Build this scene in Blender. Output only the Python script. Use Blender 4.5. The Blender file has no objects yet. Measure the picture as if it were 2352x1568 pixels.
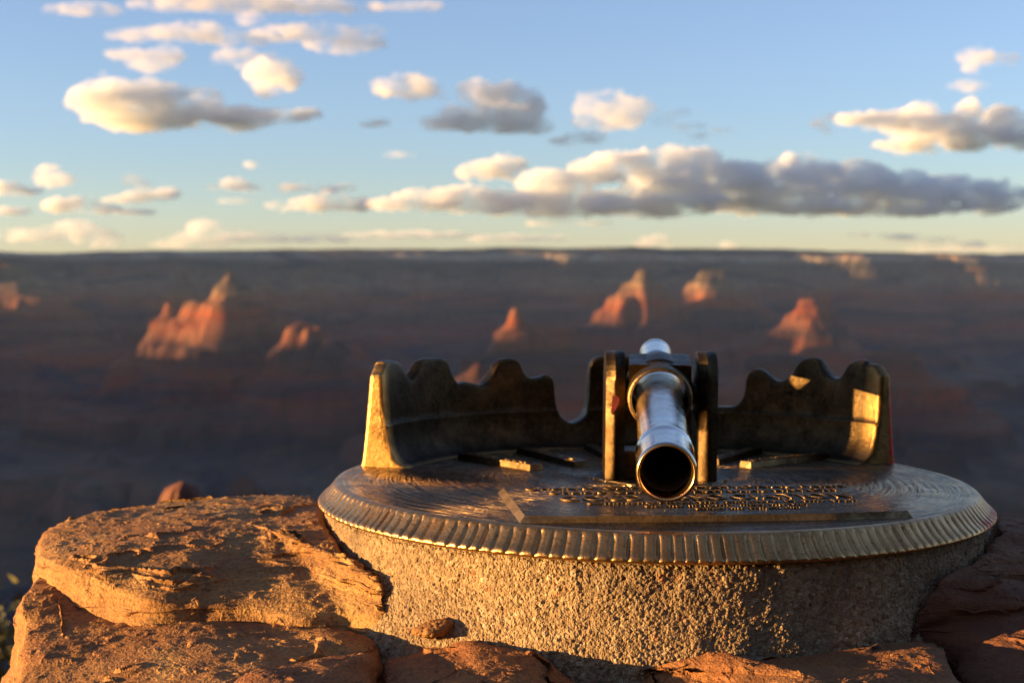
import bpy, bmesh, math, random
import numpy as np
from mathutils import Vector, Matrix
R = math.radians
rng = np.random.default_rng(7)
random.seed(7)
sc = bpy.context.scene
COL = sc.collection

# ------------------------------------------------------------------ camera model
F = 3341.0                       # focal length in pixels of a 2352 px wide picture
PITCH = R(2.47)
CAM = np.array([-0.0807, -0.80, 0.1101])

def ray(px, py):
    u = (px - 1176.0) / F
    v = (784.0 - py) / F
    return np.array([u, math.cos(PITCH) + v * math.sin(PITCH), v * math.cos(PITCH) - math.sin(PITCH)])

def at_z(px, py, z):
    d = ray(px, py)
    return CAM + d * ((z - CAM[2]) / d[2])

def at_y(px, py, y):
    """point on the ray at world y"""
    d = ray(px, py)
    return CAM + d * ((y - CAM[1]) / d[1])

cam = bpy.data.cameras.new('camera')
co = bpy.data.objects.new('camera', cam)
COL.objects.link(co)
co.location = CAM
co.rotation_euler = (R(90) - PITCH, 0, 0)
cam.sensor_width = 36
cam.lens = F / 2352 * 36
cam.clip_start = 0.02
cam.clip_end = 150000
cam.dof.use_dof = True
cam.dof.focus_distance = 0.62
cam.dof.aperture_fstop = 17.0
sc.camera = co

# ------------------------------------------------------------------ numpy noise
_perm = rng.permutation(256)
_perm = np.concatenate([_perm, _perm, _perm])
_val = rng.random(256) * 2 - 1

def vnoise(x, y, z=0.0):
    x, y, z = np.broadcast_arrays(np.asarray(x, float), np.asarray(y, float), np.asarray(z, float))
    xi, yi, zi = np.floor(x).astype(int), np.floor(y).astype(int), np.floor(z).astype(int)
    fx, fy, fz = x - xi, y - yi, z - zi
    fx = fx * fx * fx * (fx * (fx * 6 - 15) + 10)
    fy = fy * fy * fy * (fy * (fy * 6 - 15) + 10)
    fz = fz * fz * fz * (fz * (fz * 6 - 15) + 10)
    xi &= 255; yi &= 255; zi &= 255
    def h(a, b, c):
        return _val[_perm[_perm[_perm[a & 255] + (b & 255)] + (c & 255)]]
    def lerp(a, b, t):
        return a + (b - a) * t
    x00 = lerp(h(xi, yi, zi), h(xi + 1, yi, zi), fx)
    x10 = lerp(h(xi, yi + 1, zi), h(xi + 1, yi + 1, zi), fx)
    x01 = lerp(h(xi, yi, zi + 1), h(xi + 1, yi, zi + 1), fx)
    x11 = lerp(h(xi, yi + 1, zi + 1), h(xi + 1, yi + 1, zi + 1), fx)
    return lerp(lerp(x00, x10, fy), lerp(x01, x11, fy), fz)

def fbm(x, y, z=0.0, octv=5, gain=.5, lac=2.03):
    s, a, n = 0, 1.0, 0
    for _ in range(octv):
        s = s + a * vnoise(x, y, z); n += a
        x = x * lac + 17.3; y = y * lac + 5.1; z = z * lac + 9.7; a *= gain
    return s / n

def ridged(x, y, octv=5, gain=.5):
    s, a, n = 0, 1.0, 0
    for _ in range(octv):
        s = s + a * (1 - np.abs(vnoise(x, y, 3.3)) * 2); n += a
        x = x * 2.07 + 7.3; y = y * 2.07 + 3.1; a *= gain
    return s / n

# ------------------------------------------------------------------ objects
def link(o, parent=None):
    COL.objects.link(o)
    if parent is not None:
        o.parent = parent
    return o

def tag(o, label=None, cat=None, group=None, kind=None):
    if label: o['label'] = label
    if cat: o['category'] = cat
    if group: o['group'] = group
    if kind: o['kind'] = kind
    return o

def empty(name, loc=(0, 0, 0), rot=(0, 0, 0)):
    o = bpy.data.objects.new(name, None)
    o.location = loc; o.rotation_euler = rot
    o.empty_display_size = .05
    return link(o)

def mesh_np(name, verts, quads, mat, parent=None, smooth=True, tris=None):
    me = bpy.data.meshes.new(name)
    verts = np.asarray(verts, dtype=np.float32).reshape(-1, 3)
    quads = np.asarray(quads, dtype=np.int32).reshape(-1, 4)
    nt = 0 if tris is None else len(tris)
    me.vertices.add(len(verts))
    me.vertices.foreach_set('co', verts.ravel())
    loops = quads.ravel()
    starts = np.arange(len(quads)) * 4
    tot = np.full(len(quads), 4)
    if nt:
        tris = np.asarray(tris, dtype=np.int32).reshape(-1, 3)
        starts = np.concatenate([starts, len(loops) + np.arange(nt) * 3])
        tot = np.concatenate([tot, np.full(nt, 3)])
        loops = np.concatenate([loops, tris.ravel()])
    me.loops.add(len(loops))
    me.loops.foreach_set('vertex_index', loops.astype(np.int32))
    me.polygons.add(len(starts))
    me.polygons.foreach_set('loop_start', starts.astype(np.int32))
    me.polygons.foreach_set('loop_total', tot.astype(np.int32))
    me.update(calc_edges=True)
    me.validate()
    me.polygons.foreach_set('use_smooth', np.full(len(me.polygons), smooth))
    me.update()
    if mat: me.materials.append(mat)
    o = bpy.data.objects.new(name, me)
    return link(o, parent)

def grid_quads(nu, nv, wrap_u=False, flip=False, off=0):
    """verts indexed i*nv+j"""
    iu = np.arange(nu if wrap_u else nu - 1)
    jv = np.arange(nv - 1)
    I, J = np.meshgrid(iu, jv, indexing='ij')
    I2 = (I + 1) % nu
    q = np.stack([I * nv + J, I2 * nv + J, I2 * nv + J + 1, I * nv + J + 1], -1).reshape(-1, 4) + off
    return q[:, ::-1] if flip else q

def bm_obj(name, bm, mat, parent=None, smooth=False, bevel=0, seg=2):
    me = bpy.data.meshes.new(name)
    if bevel:
        bmesh.ops.bevel(bm, geom=[e for e in bm.edges if e.calc_face_angle(0) > R(25)], offset=bevel,
                        segments=seg, affect='EDGES', profile=.5, clamp_overlap=True)
    bmesh.ops.recalc_face_normals(bm, faces=bm.faces)
    bm.to_mesh(me); bm.free()
    if smooth:
        me.polygons.foreach_set('use_smooth', [True] * len(me.polygons))
    me.materials.append(mat)
    return link(bpy.data.objects.new(name, me), parent)

def lathe(name, prof, mat, parent=None, n=96, axis='z'):
    prof = np.asarray(prof, float)
    th = np.linspace(0, 2 * math.pi, n, endpoint=False)
    r, z = prof[:, 0], prof[:, 1]
    X = np.cos(th)[:, None] * r; Y = np.sin(th)[:, None] * r; Z = np.broadcast_to(z, X.shape)
    if axis == 'y':
        V = np.stack([X, Z, Y], -1); fl = True
    else:
        V = np.stack([X, Y, Z], -1); fl = False
    return mesh_np(name, V, grid_quads(n, len(prof), True, fl), mat, parent)

# ------------------------------------------------------------------ node helpers
class NT:
    def __init__(s, name, disp=None):
        s.m = bpy.data.materials.new(name); s.m.use_nodes = True
        s.t = s.m.node_tree; s.t.nodes.clear()
        s.out = s.n('ShaderNodeOutputMaterial')
        if disp: s.m.displacement_method = disp
    def n(s, ty, **k):
        nd = s.t.nodes.new(ty)
        for a, b in k.items(): setattr(nd, a, b)
        return nd
    def l(s, a, b): s.t.links.new(a, b)
    def v(s, sock, val):
        if hasattr(val, 'links') or isinstance(val, bpy.types.NodeSocket): s.l(val, sock)
        else: sock.default_value = val
    def noise(s, vec, scale, detail=4, rough=.55, dist=0, out='Fac'):
        nd = s.n('ShaderNodeTexNoise'); s.v(nd.inputs['Scale'], scale)
        nd.inputs['Detail'].default_value = detail; nd.inputs['Roughness'].default_value = rough
        nd.inputs['Distortion'].default_value = dist
        if vec is not None: s.l(vec, nd.inputs['Vector'])
        return nd.outputs[out]
    def voro(s, vec, scale, feature='F1', rand=1.0, out='Distance'):
        nd = s.n('ShaderNodeTexVoronoi', feature=feature); nd.inputs['Scale'].default_value = scale
        nd.inputs['Randomness'].default_value = rand
        if vec is not None: s.l(vec, nd.inputs['Vector'])
        return nd.outputs[out]
    def math(s, op, a, b=0.0, c=None, clamp=False):
        nd = s.n('ShaderNodeMath', operation=op, use_clamp=clamp)
        s.v(nd.inputs[0], a); s.v(nd.inputs[1], b)
        if c is not None: s.v(nd.inputs[2], c)
        return nd.outputs[0]
    def ramp(s, fac, stops, interp='LINEAR'):
        nd = s.n('ShaderNodeValToRGB'); cr = nd.color_ramp; cr.interpolation = interp
        while len(cr.elements) < len(stops): cr.elements.new(.5)
        for e, (p, c) in zip(cr.elements, stops):
            e.position = p
            e.color = (c, c, c, 1) if isinstance(c, (int, float)) else (*c, 1)
        s.l(fac, nd.inputs[0]); return nd.outputs[0]
    def mix(s, fac, a, b, mode='MIX'):
        nd = s.n('ShaderNodeMix', data_type='RGBA', blend_type=mode)
        s.v(nd.inputs[0], fac); 
        for k, x in ((6, a), (7, b)):
            if isinstance(x, tuple): nd.inputs[k].default_value = (*x, 1)
            else: s.l(x, nd.inputs[k])
        return nd.outputs[2]
    def mapr(s, val, a, b, c=0., d=1., clamp=True):
        nd = s.n('ShaderNodeMapRange'); nd.clamp = clamp
        s.l(val, nd.inputs[0])
        for i, x in enumerate((a, b, c, d)): nd.inputs[i + 1].default_value = x
        return nd.outputs[0]
    def coord(s, which='Object', scale=None):
        o = s.n('ShaderNodeTexCoord').outputs[which]
        if scale is not None:
            mp = s.n('ShaderNodeMapping'); mp.inputs['Scale'].default_value = scale
            s.l(o, mp.inputs['Vector']); return mp.outputs[0]
        return o
    def sep(s, vec):
        nd = s.n('ShaderNodeSeparateXYZ'); s.l(vec, nd.inputs[0]); return nd.outputs
    def comb(s, x, y, z):
        nd = s.n('ShaderNodeCombineXYZ')
        for i, q in enumerate((x, y, z)): s.v(nd.inputs[i], q)
        return nd.outputs[0]
    def bump(s, h, dist, strength=1.0, normal=None):
        nd = s.n('ShaderNodeBump'); nd.inputs['Distance'].default_value = dist
        nd.inputs['Strength'].default_value = strength
        s.l(h, nd.inputs['Height'])
        if normal is not None: s.l(normal, nd.inputs['Normal'])
        return nd.outputs[0]
    def bsdf(s, color, rough=.5, metal=0., normal=None, spec=.5, **extra):
        nd = s.n('ShaderNodeBsdfPrincipled')
        if isinstance(color, tuple): nd.inputs['Base Color'].default_value = (*color, 1)
        else: s.l(color, nd.inputs['Base Color'])
        s.v(nd.inputs['Roughness'], rough); s.v(nd.inputs['Metallic'], metal)
        nd.inputs['Specular IOR Level'].default_value = spec
        if normal is not None: s.l(normal, nd.inputs['Normal'])
        for k, x in extra.items(): nd.inputs[k].default_value = x
        s.l(nd.outputs[0], s.out.inputs['Surface'])
        return nd
    def disp(s, h, scale, mid=0.0):
        nd = s.n('ShaderNodeDisplacement'); nd.inputs['Scale'].default_value = scale
        nd.inputs['Midlevel'].default_value = mid
        s.l(h, nd.inputs['Height']); s.l(nd.outputs[0], s.out.inputs['Displacement'])

# ------------------------------------------------------------------ materials
def mat_bronze(name='bronze', turned=False, dark=1.0, spots=True, rough=.32):
    t = NT(name)
    P = t.coord('Object')
    n1 = t.noise(P, 70, 6, .6)
    n2 = t.noise(P, 420, 5, .65)
    n3 = t.noise(P, 1800, 3, .6)
    mixn = t.math('ADD', t.math('MULTIPLY', n1, .6), t.math('MULTIPLY', n2, .4))
    c = t.ramp(mixn, [(.30, (.040 * dark, .026 * dark, .014 * dark)), (.45, (.16 * dark, .105 * dark, .05 * dark)),
                      (.58, (.30 * dark, .20 * dark, .095 * dark)), (.75, (.42 * dark, .30 * dark, .15 * dark))])
    rg = t.mapr(mixn, .35, .7, rough + .18, rough - .06)
    if spots:
        sp = t.ramp(t.noise(P, 330, 6, .75, .6), [(.36, 1.0), (.44, 0.0)])
        big = t.ramp(t.noise(P, 45, 3, .5), [(.42, 0.0), (.6, 1.0)])
        sp = t.math('MULTIPLY', sp, big)
        c = t.mix(sp, c, (.018, .012, .008))
        rg = t.math('ADD', rg, t.math('MULTIPLY', sp, .35))
    if turned:
        s = t.sep(P)
        rr = t.math('SQRT', t.math('ADD', t.math('MULTIPLY', s[0], s[0]), t.math('MULTIPLY', s[1], s[1])))
        an = t.math('ARCTAN2', s[0], s[1])
        v = t.comb(t.math('MULTIPLY', rr, 330.), t.math('MULTIPLY', an, 1.7), 0.)
        w = t.comb(t.math('MULTIPLY', rr, 900.), t.math('MULTIPLY', an, 3.5), 0.)
        g1 = t.noise(v, 1.0, 3, .6); g2 = t.noise(w, 1.0, 2, .6)
        g = t.math('ADD', t.math('MULTIPLY', g1, .62), t.math('MULTIPLY', g2, .38))
        nb = t.bump(g, .0105, 1.0)
        c = t.mix(t.ramp(g, [(.38, 1.), (.55, 0.)]), c, (.05, .034, .02))
        nb = t.bump(n3, .00012, .6, nb)
    else:
        nb = t.bump(t.math('ADD', t.math('MULTIPLY', n2, .7), t.math('MULTIPLY', n3, .3)), .0007, .7)
    t.bsdf(c, rg, 1.0, nb)
    return t.m

def mat_crown():
    m = mat_bronze('worn_crown_bronze', dark=.17)
    t = NT.__new__(NT); t.m = m; t.t = m.node_tree; t.out = [n for n in t.t.nodes if n.type == 'OUTPUT_MATERIAL'][0]
    pr = [n for n in t.t.nodes if n.type == 'BSDF_PRINCIPLED'][0]
    P = t.coord('Object'); s = t.sep(P)
    an = t.math('ARCTAN2', s[0], s[1])
    lf = t.mapr(an, R(-72.5), R(-75.5)); rt = t.mapr(an, R(57.), R(60.))
    end = t.math('MAXIMUM', lf, t.math('MULTIPLY', rt, .35))
    n = t.noise(P, 120, 5, .65)
    wear = t.math('MULTIPLY', end, t.mapr(n, .30, .52, .35, 1.))
    pt = t.n('ShaderNodeNewGeometry').outputs['Pointiness']
    wear = t.math('MAXIMUM', wear, t.mapr(pt, .52, .60, 0., .8))
    c0 = pr.inputs['Base Color'].links[0].from_socket; r0 = pr.inputs['Roughness'].links[0].from_socket
    c = t.mix(wear, c0, (.52, .30, .095))
    rad = t.math('SQRT', t.math('ADD', t.math('MULTIPLY', s[0], s[0]), t.math('MULTIPLY', s[1], s[1])))
    red = t.math('MULTIPLY', t.mapr(an, R(60.5), R(61.5)), t.mapr(rad, .1665, .1685))
    red = t.math('MULTIPLY', red, t.ramp(t.noise(P, 200, 4), [(.4, .2), (.55, 1.)]))
    c = t.mix(red, c, (.42, .02, .025)); t.l(c, pr.inputs['Base Color'])
    rr = t.n('ShaderNodeMix'); t.l(wear, rr.inputs[0]); t.l(r0, rr.inputs[2]); rr.inputs[3].default_value = .42
    t.l(rr.outputs[0], pr.inputs['Roughness'])
    return m

def mat_polished(name='polished_tube'):
    t = NT(name)
    P = t.coord('Object')
    n1 = t.noise(P, 60, 5, .6)
    s = t.sep(P)
    scr = t.noise(t.comb(t.math('MULTIPLY', s[0], 60.), t.math('MULTIPLY', s[1], 1500.), t.math('MULTIPLY', s[2], 60.)), 1.0, 3, .6)
    c = t.ramp(n1, [(.3, (.66, .58, .50)), (.5, (.84, .79, .72)), (.7, (.92, .89, .84))])
    # a few dark nicks round the barrel
    nick = t.noise(t.comb(t.math('MULTIPLY', s[0], 90.), t.math('MULTIPLY', s[1], 420.), t.math('MULTIPLY', s[2], 90.)), 1.0, 2, .5, 1.5)
    nk = t.ramp(nick, [(.27, 1.), (.30, 0.)])
    c = t.mix(nk, c, (.05, .035, .02))
    nb = t.bump(scr, .00010, .8)
    nb = t.bump(t.noise(P, 160, 2, .5), .0004, .5, nb)
    nb = t.bump(nk, -.0006, .8, nb)
    t.bsdf(c, t.mapr(n1, .3, .7, .10, .045), 1.0, nb)
    return t.m

def mat_rim_bronze():
    t = NT('fluted_bronze')
    P = t.coord('Object')
    n1 = t.noise(P, 55, 5, .6); n2 = t.noise(P, 700, 4, .6)
    c = t.ramp(n1, [(.3, (.28, .145, .052)), (.5, (.45, .255, .10)), (.7, (.60, .37, .155))])
    sp = t.ramp(n2, [(.30, 1.), (.42, 0.)])
    c = t.mix(t.math('MULTIPLY', sp, .8), c, (.06, .04, .02))
    # a smear of red paint on the right end of the rim
    s = t.sep(P)
    an = t.math('ARCTAN2', s[0], t.math('MULTIPLY', s[1], -1.0))
    m = t.math('MULTIPLY', t.mapr(an, .98, 1.1), t.mapr(an, 1.75, 1.5))
    m = t.math('MULTIPLY', m, t.mapr(s[2], -.0068, -.0086))
    m = t.math('MULTIPLY', m, t.ramp(t.noise(P, 240, 4, .7), [(.42, 0.), (.55, 1.)]))
    c = t.mix(m, c, (.55, .03, .02))
    nb = t.bump(n2, .0005, .5)
    t.bsdf(c, t.math('ADD', t.mapr(n1, .3, .7, .42, .31), t.math('MULTIPLY', m, .2)), t.math('SUBTRACT', 1.0, m), nb)
    return t.m

def mat_concrete():
    t = NT('mortar', 'BOTH')
    P = t.coord('Object')
    gr = t.voro(P, 560); gr2 = t.voro(P, 1100)
    n1 = t.noise(P, 130, 5, .6); n0 = t.noise(P, 14, 4, .5); nf = t.noise(P, 1300, 3, .6)
    dome = t.math('SUBTRACT', 1.0, gr); dome2 = t.math('SUBTRACT', 1.0, gr2)
    pit = t.ramp(t.voro(P, 190), [(.0, 0.), (.22, 1.)])
    has = t.ramp(t.voro(P, 190, out='Color'), [(.72, 1.), (.78, 0.)])
    pit = t.math('MAXIMUM', pit, has)
    h = t.math('ADD', t.math('MULTIPLY', dome, .55), t.math('MULTIPLY', dome2, .30))
    h = t.math('ADD', h, t.math('MULTIPLY', n1, .62))
    h = t.math('ADD', h, t.math('MULTIPLY', pit, .55))
    h = t.math('ADD', h, t.math('MULTIPLY', nf, .15))
    vc = t.voro(P, 560, out='Color')
    bw = t.n('ShaderNodeRGBToBW'); t.l(vc, bw.inputs[0])
    c = t.ramp(bw.outputs[0], [(.1, (.15, .095, .045)), (.45, (.26, .175, .092)), (.75, (.33, .235, .130)), (.95, (.42, .33, .21))])
    c = t.mix(t.ramp(n0, [(.35, .6), (.6, 0.)]), c, (.13, .085, .05))
    s_ = t.sep(P); an_ = t.math('ARCTAN2', s_[0], t.math('MULTIPLY', s_[1], -1.0))
    st_ = t.noise(t.comb(t.math('MULTIPLY', an_, 9.), t.math('MULTIPLY', s_[2], 9.), 0.), 1., 5, .65)
    c = t.mix(t.math('MULTIPLY', t.ramp(st_, [(.52, 0.), (.62, .5)]), t.mapr(s_[2], -.045, -.015)), c, (.09, .065, .045))
    c = t.mix(t.math('SUBTRACT', 1.0, pit), c, (.05, .035, .025))
    redg = t.ramp(t.voro(P, 330, out='Color'), [(.86, 0.), (.9, 1.)])
    c = t.mix(t.math('MULTIPLY', redg, .5), c, (.30, .13, .06))
    t.bsdf(c, .85, 0., None, .25)
    t.disp(h, .0018, .95)
    return t.m

def mat_rock(name, tint=(1, 1, 1), seed=0., amp=.006):
    t = NT(name, 'BOTH')
    P0 = t.coord('Object')
    mp = t.n('ShaderNodeMapping'); mp.inputs['Location'].default_value = (seed, seed * .7, seed * 1.3)
    t.l(P0, mp.inputs['Vector']); P = mp.outputs[0]
    # bedding: warped flat layers
    s = t.sep(P)
    warp = t.noise(P, 9, 4, .55)
    zz = t.math('ADD', s[2], t.math('MULTIPLY', warp, .035))
    lay = t.noise(t.comb(t.math('MULTIPLY', s[0], 6.), t.math('MULTIPLY', s[1], 6.), t.math('MULTIPLY', zz, 150.)), 1.0, 4, .6)
    big = t.noise(P, 22, 5, .6, .4)
    mid = t.noise(P, 75, 6, .62)
    fine = t.noise(P, 520, 4, .7)
    gr = t.voro(P, 900)
    pits = t.ramp(t.noise(P, 150, 3, .55, .5), [(.28, 0.), (.42, 1.)])
    h = t.math('MULTIPLY', big, .80)
    h = t.math('ADD', h, t.math('MULTIPLY', lay, .50))
    h = t.math('ADD', h, t.math('MULTIPLY', mid, .34))
    h = t.math('ADD', h, t.math('MULTIPLY', pits, .12))
    h = t.math('ADD', h, t.math('MULTIPLY', fine, .11))
    h = t.math('SUBTRACT', h, t.math('MULTIPLY', gr, .03))
    rg = t.n('ShaderNodeTexNoise'); rg.noise_type = 'RIDGED_MULTIFRACTAL'; rg.inputs['Scale'].default_value = 26; rg.inputs['Detail'].default_value = 5
    rg.inputs['Roughness'].default_value = .55; rg.inputs['Distortion'].default_value = .5; t.l(P, rg.inputs['Vector'])
    h = t.math('ADD', h, t.math('MULTIPLY', t.math('MINIMUM', rg.outputs['Fac'], 1.6), -.16))
    bed = t.noise(t.comb(t.math('MULTIPLY', s[0], 9.), t.math('MULTIPLY', s[1], 9.), t.math('MULTIPLY', zz, 75.)), 1.0, 3, .5)
    crack = t.ramp(t.math('ABSOLUTE', t.math('SUBTRACT', bed, .5)), [(.0, 1.), (.016, 0.)])
    crack = t.math('MULTIPLY', crack, t.ramp(t.noise(P, 18, 3, .5), [(.45, 0.), (.56, 1.)]))
    h = t.math('SUBTRACT', h, t.math('MULTIPLY', crack, .35))
    k = tint
    c = t.ramp(t.noise(P, 16, 5, .6, .8), [(.3, (.20 * k[0], .072 * k[1], .024 * k[2])), (.5, (.29 * k[0], .132 * k[1], .046 * k[2])),
                                           (.68, (.35 * k[0], .19 * k[1], .075 * k[2]))])
    c = t.mix(t.ramp(lay, [(.4, .45), (.6, 0.)]), c, (.14 * k[0], .055 * k[1], .025 * k[2]))
    c = t.mix(t.ramp(fine, [(.40, .55), (.52, 0.)]), c, (.08, .034, .018))
    c = t.mix(t.ramp(t.noise(P, 38, 5, .7, 1.2), [(.60, 0.), (.68, .55)]), c, (.09, .045, .032))
    t.bsdf(c, .8, 0., None, .3)
    t.disp(h, amp, .9)
    return t.m

def mat_plain(name, col, rough=.8, ns=30, var=.3, metal=0., bump=.001, bs=200):
    t = NT(name)
    P = t.coord('Object')
    n = t.noise(P, ns, 5, .6)
    c = t.mix(t.mapr(n, .3, .7), tuple(x * (1 - var) for x in col), tuple(min(1, x * (1 + var)) for x in col))
    t.bsdf(c, rough, metal, t.bump(t.noise(P, bs, 4, .6), bump, .6))
    return t.m

M_TURNED = mat_bronze('turned_bronze', turned=True, dark=.60, spots=False, rough=.20)
M_BRONZE = mat_bronze('patinated_bronze', dark=.50)
M_YOKE = mat_bronze('yoke_bronze', dark=.27, rough=.36)
M_LETTER = mat_bronze('letter_bronze', dark=.7, spots=False, rough=.42)
M_SLEEVE = mat_bronze('blackened_bronze', dark=.28, rough=.34)
M_COLLAR = mat_bronze('collar_bronze', dark=.85, spots=False, rough=.32)
M_TUBE = mat_polished()
M_RIM = mat_rim_bronze()
M_MORTAR = mat_concrete()

# ================================================================== THE SIGHT
sight = empty('sighting_dial', (0, 0, 0), (0, R(.5), 0))
tag(sight, 'round bronze canyon sighting dial with notched crown and swivelling tube on a mortar pedestal', 'sighting dial')
PX = -.0042
DIAL = R(7.5)                     # the dial plate is turned a little to the left

# ---- base plate with fluted rim
N = 182
wid = 1 + .16 * rng.standard_normal(N); wid = np.clip(wid, .7, 1.4)
edges = np.concatenate([[0], np.cumsum(wid)]); edges = edges / edges[-1] * 2 * math.pi
SUB = 12
th, uu, dep = [], [], []
for i in range(N):
    dd = 1.0 + .25 * rng.standard_normal()
    for k in range(SUB):
        u = k / SUB
        th.append(edges[i] + (edges[i + 1] - edges[i]) * u); uu.append(u); dep.append(max(.5, dd))
th = np.array(th); uu = np.array(uu); dep = np.array(dep)
gro = np.exp(-(((uu - .5) / .14) ** 2)) * dep      # 1 in the groove
prof = np.array([(.1700, 0.), (.1714, -.0001), (.1725, -.0004), (.1734, -.0010), (.1742, -.0019), (.1751, -.0031),
                 (.1762, -.0044), (.1773, -.0057), (.1784, -.0069), (.1795, -.0080), (.1805, -.0089), (.1813, -.0097),
                 (.1818, -.0106), (.1818, -.0115), (.1812, -.0122), (.1800, -.0127), (.1760, -.0127)])
env = np.array([0, 0, .05, .35, .8, 1, 1, 1, 1, 1, .9, .6, .3, .15, .05, 0, 0])
depth = .00125 * env[None, :] * gro[:, None]
wob = .00035 * fbm(np.cos(th) * 9, np.sin(th) * 9, 1.0)[:, None]
rr = prof[:, 0][None] - depth * .75 + wob * (env[None] > 0) + .00025 * (1 - gro[:, None]) * np.array([0]*10 + [1, 1, 1, 1, .6, 0, 0])[None]
zz = prof[:, 1][None] - depth * .66
th_ = th[:, None] + .010 * np.linspace(0, 1, len(prof))[None] * 0
V = np.stack([np.sin(th_) * rr, -np.cos(th_) * rr, zz + 0 * rr], -1)
plate = mesh_np('base_plate', *(lambda: (np.concatenate([
    np.stack([np.outer(np.sin(np.linspace(0, 2 * math.pi, 240, endpoint=False)), r_ := np.linspace(.0, .1702, 40)),
              -np.outer(np.cos(np.linspace(0, 2 * math.pi, 240, endpoint=False)), r_), np.zeros((240, 40))], -1).reshape(-1, 3)]),
    grid_quads(240, 40, True, True)))(), M_TURNED, sight)
plate.rotation_euler = (0, 0, DIAL); plate.location = (PX, 0, 0)
rimo = mesh_np('fluted_rim', V, grid_quads(len(th), len(prof), True), M_RIM, sight); rimo.location = (PX, 0, 0)

# ---- crown with the notched skyline
sky_px = [(838, 900), (846, 860), (853, 838), (866, 829), (886, 827), (899, 833), (908, 850), (920, 868), (928, 867), (938, 852),
          (947, 834), (958, 824), (978, 821), (1005, 822), (1013, 830), (1021, 853), (1029, 868), (1040, 878), (1059, 875),
          (1078, 880), (1092, 882), (1105, 877), (1118, 858), (1128, 836), (1142, 824), (1160, 821.5), (1178, 824), (1186, 834), (1194, 852),
          (1206, 864), (1222, 866), (1238, 862), (1248, 858), (1258, 862), (1262, 872), (1264, 892), (1266, 916), (1273, 941), (1287, 960),
          (1306, 968), (1325, 962), (1339, 944), (1345, 911), (1347, 870), (1350, 838), (1360, 822), (1380, 817.5), (1430, 817.5),
          (1450, 819), (1462, 832), (1472, 860), (1482, 900), (1500, 930), (1540, 938), (1600, 936), (1650, 932), (1686, 931), (1702, 922),
          (1713, 905), (1718, 884), (1720, 864), (1726, 851), (1738, 846), (1752, 847), (1768, 858), (1785, 871), (1800, 873),
          (1815, 868), (1828, 853), (1838, 834), (1850, 824), (1868, 821), (1882, 821), (1892, 830), (1902, 849), (1916, 863), (1930, 867),
          (1943, 863), (1953, 846), (1962, 833), (1974, 826), (1992, 826), (2003, 834)]
def crown_pt(px, py, r=.1665):
    # intersect the pixel ray with the cylinder of radius r round the pivot, far side
    d = ray(px, py); o = CAM
    a = d[0] ** 2 + d[1] ** 2; b = 2 * (o[0] * d[0] + o[1] * d[1]); c = o[0] ** 2 + o[1] ** 2 - r * r
    disc = b * b - 4 * a * c
    tt = (-b + math.sqrt(max(disc, 0))) / (2 * a)
    p = o + d * tt
    return math.atan2(p[0], p[1]), p[2] + p[0] * math.sin(R(.5))
pts = np.array([crown_pt(*q) for q in sky_px])
TH0, TH1 = R(-75.5), R(61.0)
# make the angles end exactly at the crown's ends
pts = pts[(pts[:, 0] > TH0 + R(2.0)) & (pts[:, 0] < TH1 - R(2.6))]
z_l, z_r = .0598, .0592
pts = np.concatenate([[[TH0, .0545], [TH0 + R(.7), .0572], [TH0 + R(1.5), .0592]], pts, [[TH1 - R(1.8), .0592], [TH1 - R(.8), .0572], [TH1, .0545]]])
for i in range(1, len(pts)):
    if pts[i, 0] <= pts[i - 1, 0]: pts[i, 0] = pts[i - 1, 0] + .0008
# Catmull-Rom resample
def catmull(P, n=6):
    out = []
    Q = np.concatenate([[2 * P[0] - P[1]], P, [2 * P[-1] - P[-2]]])
    for i in range(1, len(Q) - 2):
        p0, p1, p2, p3 = Q[i - 1:i + 3]
        for k in range(n):
            t = k / n
            out.append(.5 * ((2 * p1) + (-p0 + p2) * t + (2 * p0 - 5 * p1 + 4 * p2 - p3) * t * t + (-p0 + 3 * p1 - 3 * p2 + p3) * t ** 3))
    out.append(P[-1]); return np.array(out)
cr = catmull(pts, 6)
for i in range(1, len(cr)):
    if cr[i, 0] < cr[i - 1, 0] + 1e-4: cr[i, 0] = cr[i - 1, 0] + 1e-4
cr[-1, 0] = max(cr[-1, 0], TH1)
RID = .0235
def r_in(z):
    z = np.asarray(z, float)
    up = .1586 + (z - RID) * .05
    k = np.clip(z / RID, 0, 1)
    cove = .1574 - .0140 * (1 - np.sqrt(np.clip(1 - (1 - k) ** 2, 0, 1)))
    return np.where(z > RID, up, cove)
def r_out(z):
    return .1735 - .0055 * np.clip(np.asarray(z) / .06, 0, 1) ** .8
rows = []
e = .0026
for tht, H in cr:
    zo = np.concatenate([[-.0006, .0], np.linspace(.08, 1, 10) * (H - e)])
    ro = r_out(zo)
    ro[0:2] += .0004
    a = np.linspace(0, math.pi / 2, 5)[1:]
    top_o = [(float(r_out(H)) - e + e * math.cos(x), H - e + e * math.sin(x)) for x in a]
    ri = float(r_in(H))
    top_i = [(ri + e - e * math.sin(x), H - e + e * math.cos(x)) for x in np.linspace(0, math.pi / 2, 5)]
    zi = np.linspace(1, 0, 26)[1:] * (H - e)
    if H - e > RID + .001:
        zi = np.concatenate([np.linspace(H - e, RID + .0006, 10)[1:], [RID], np.linspace(RID - .0002, 0, 15)])
    zi = np.concatenate([zi, [-.0006]])
    rii = r_in(np.maximum(zi, 0)); rii = np.minimum(rii, ri + .002)
    row = list(zip(ro, zo)) + top_o + top_i + list(zip(rii, zi))
    rows.append([(math.sin(tht) * r, math.cos(tht) * r, z) for r, z in row])
L = min(len(r) for r in rows); assert all(len(r) == L for r in rows), set(len(r) for r in rows)
V = np.array(rows)
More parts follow.
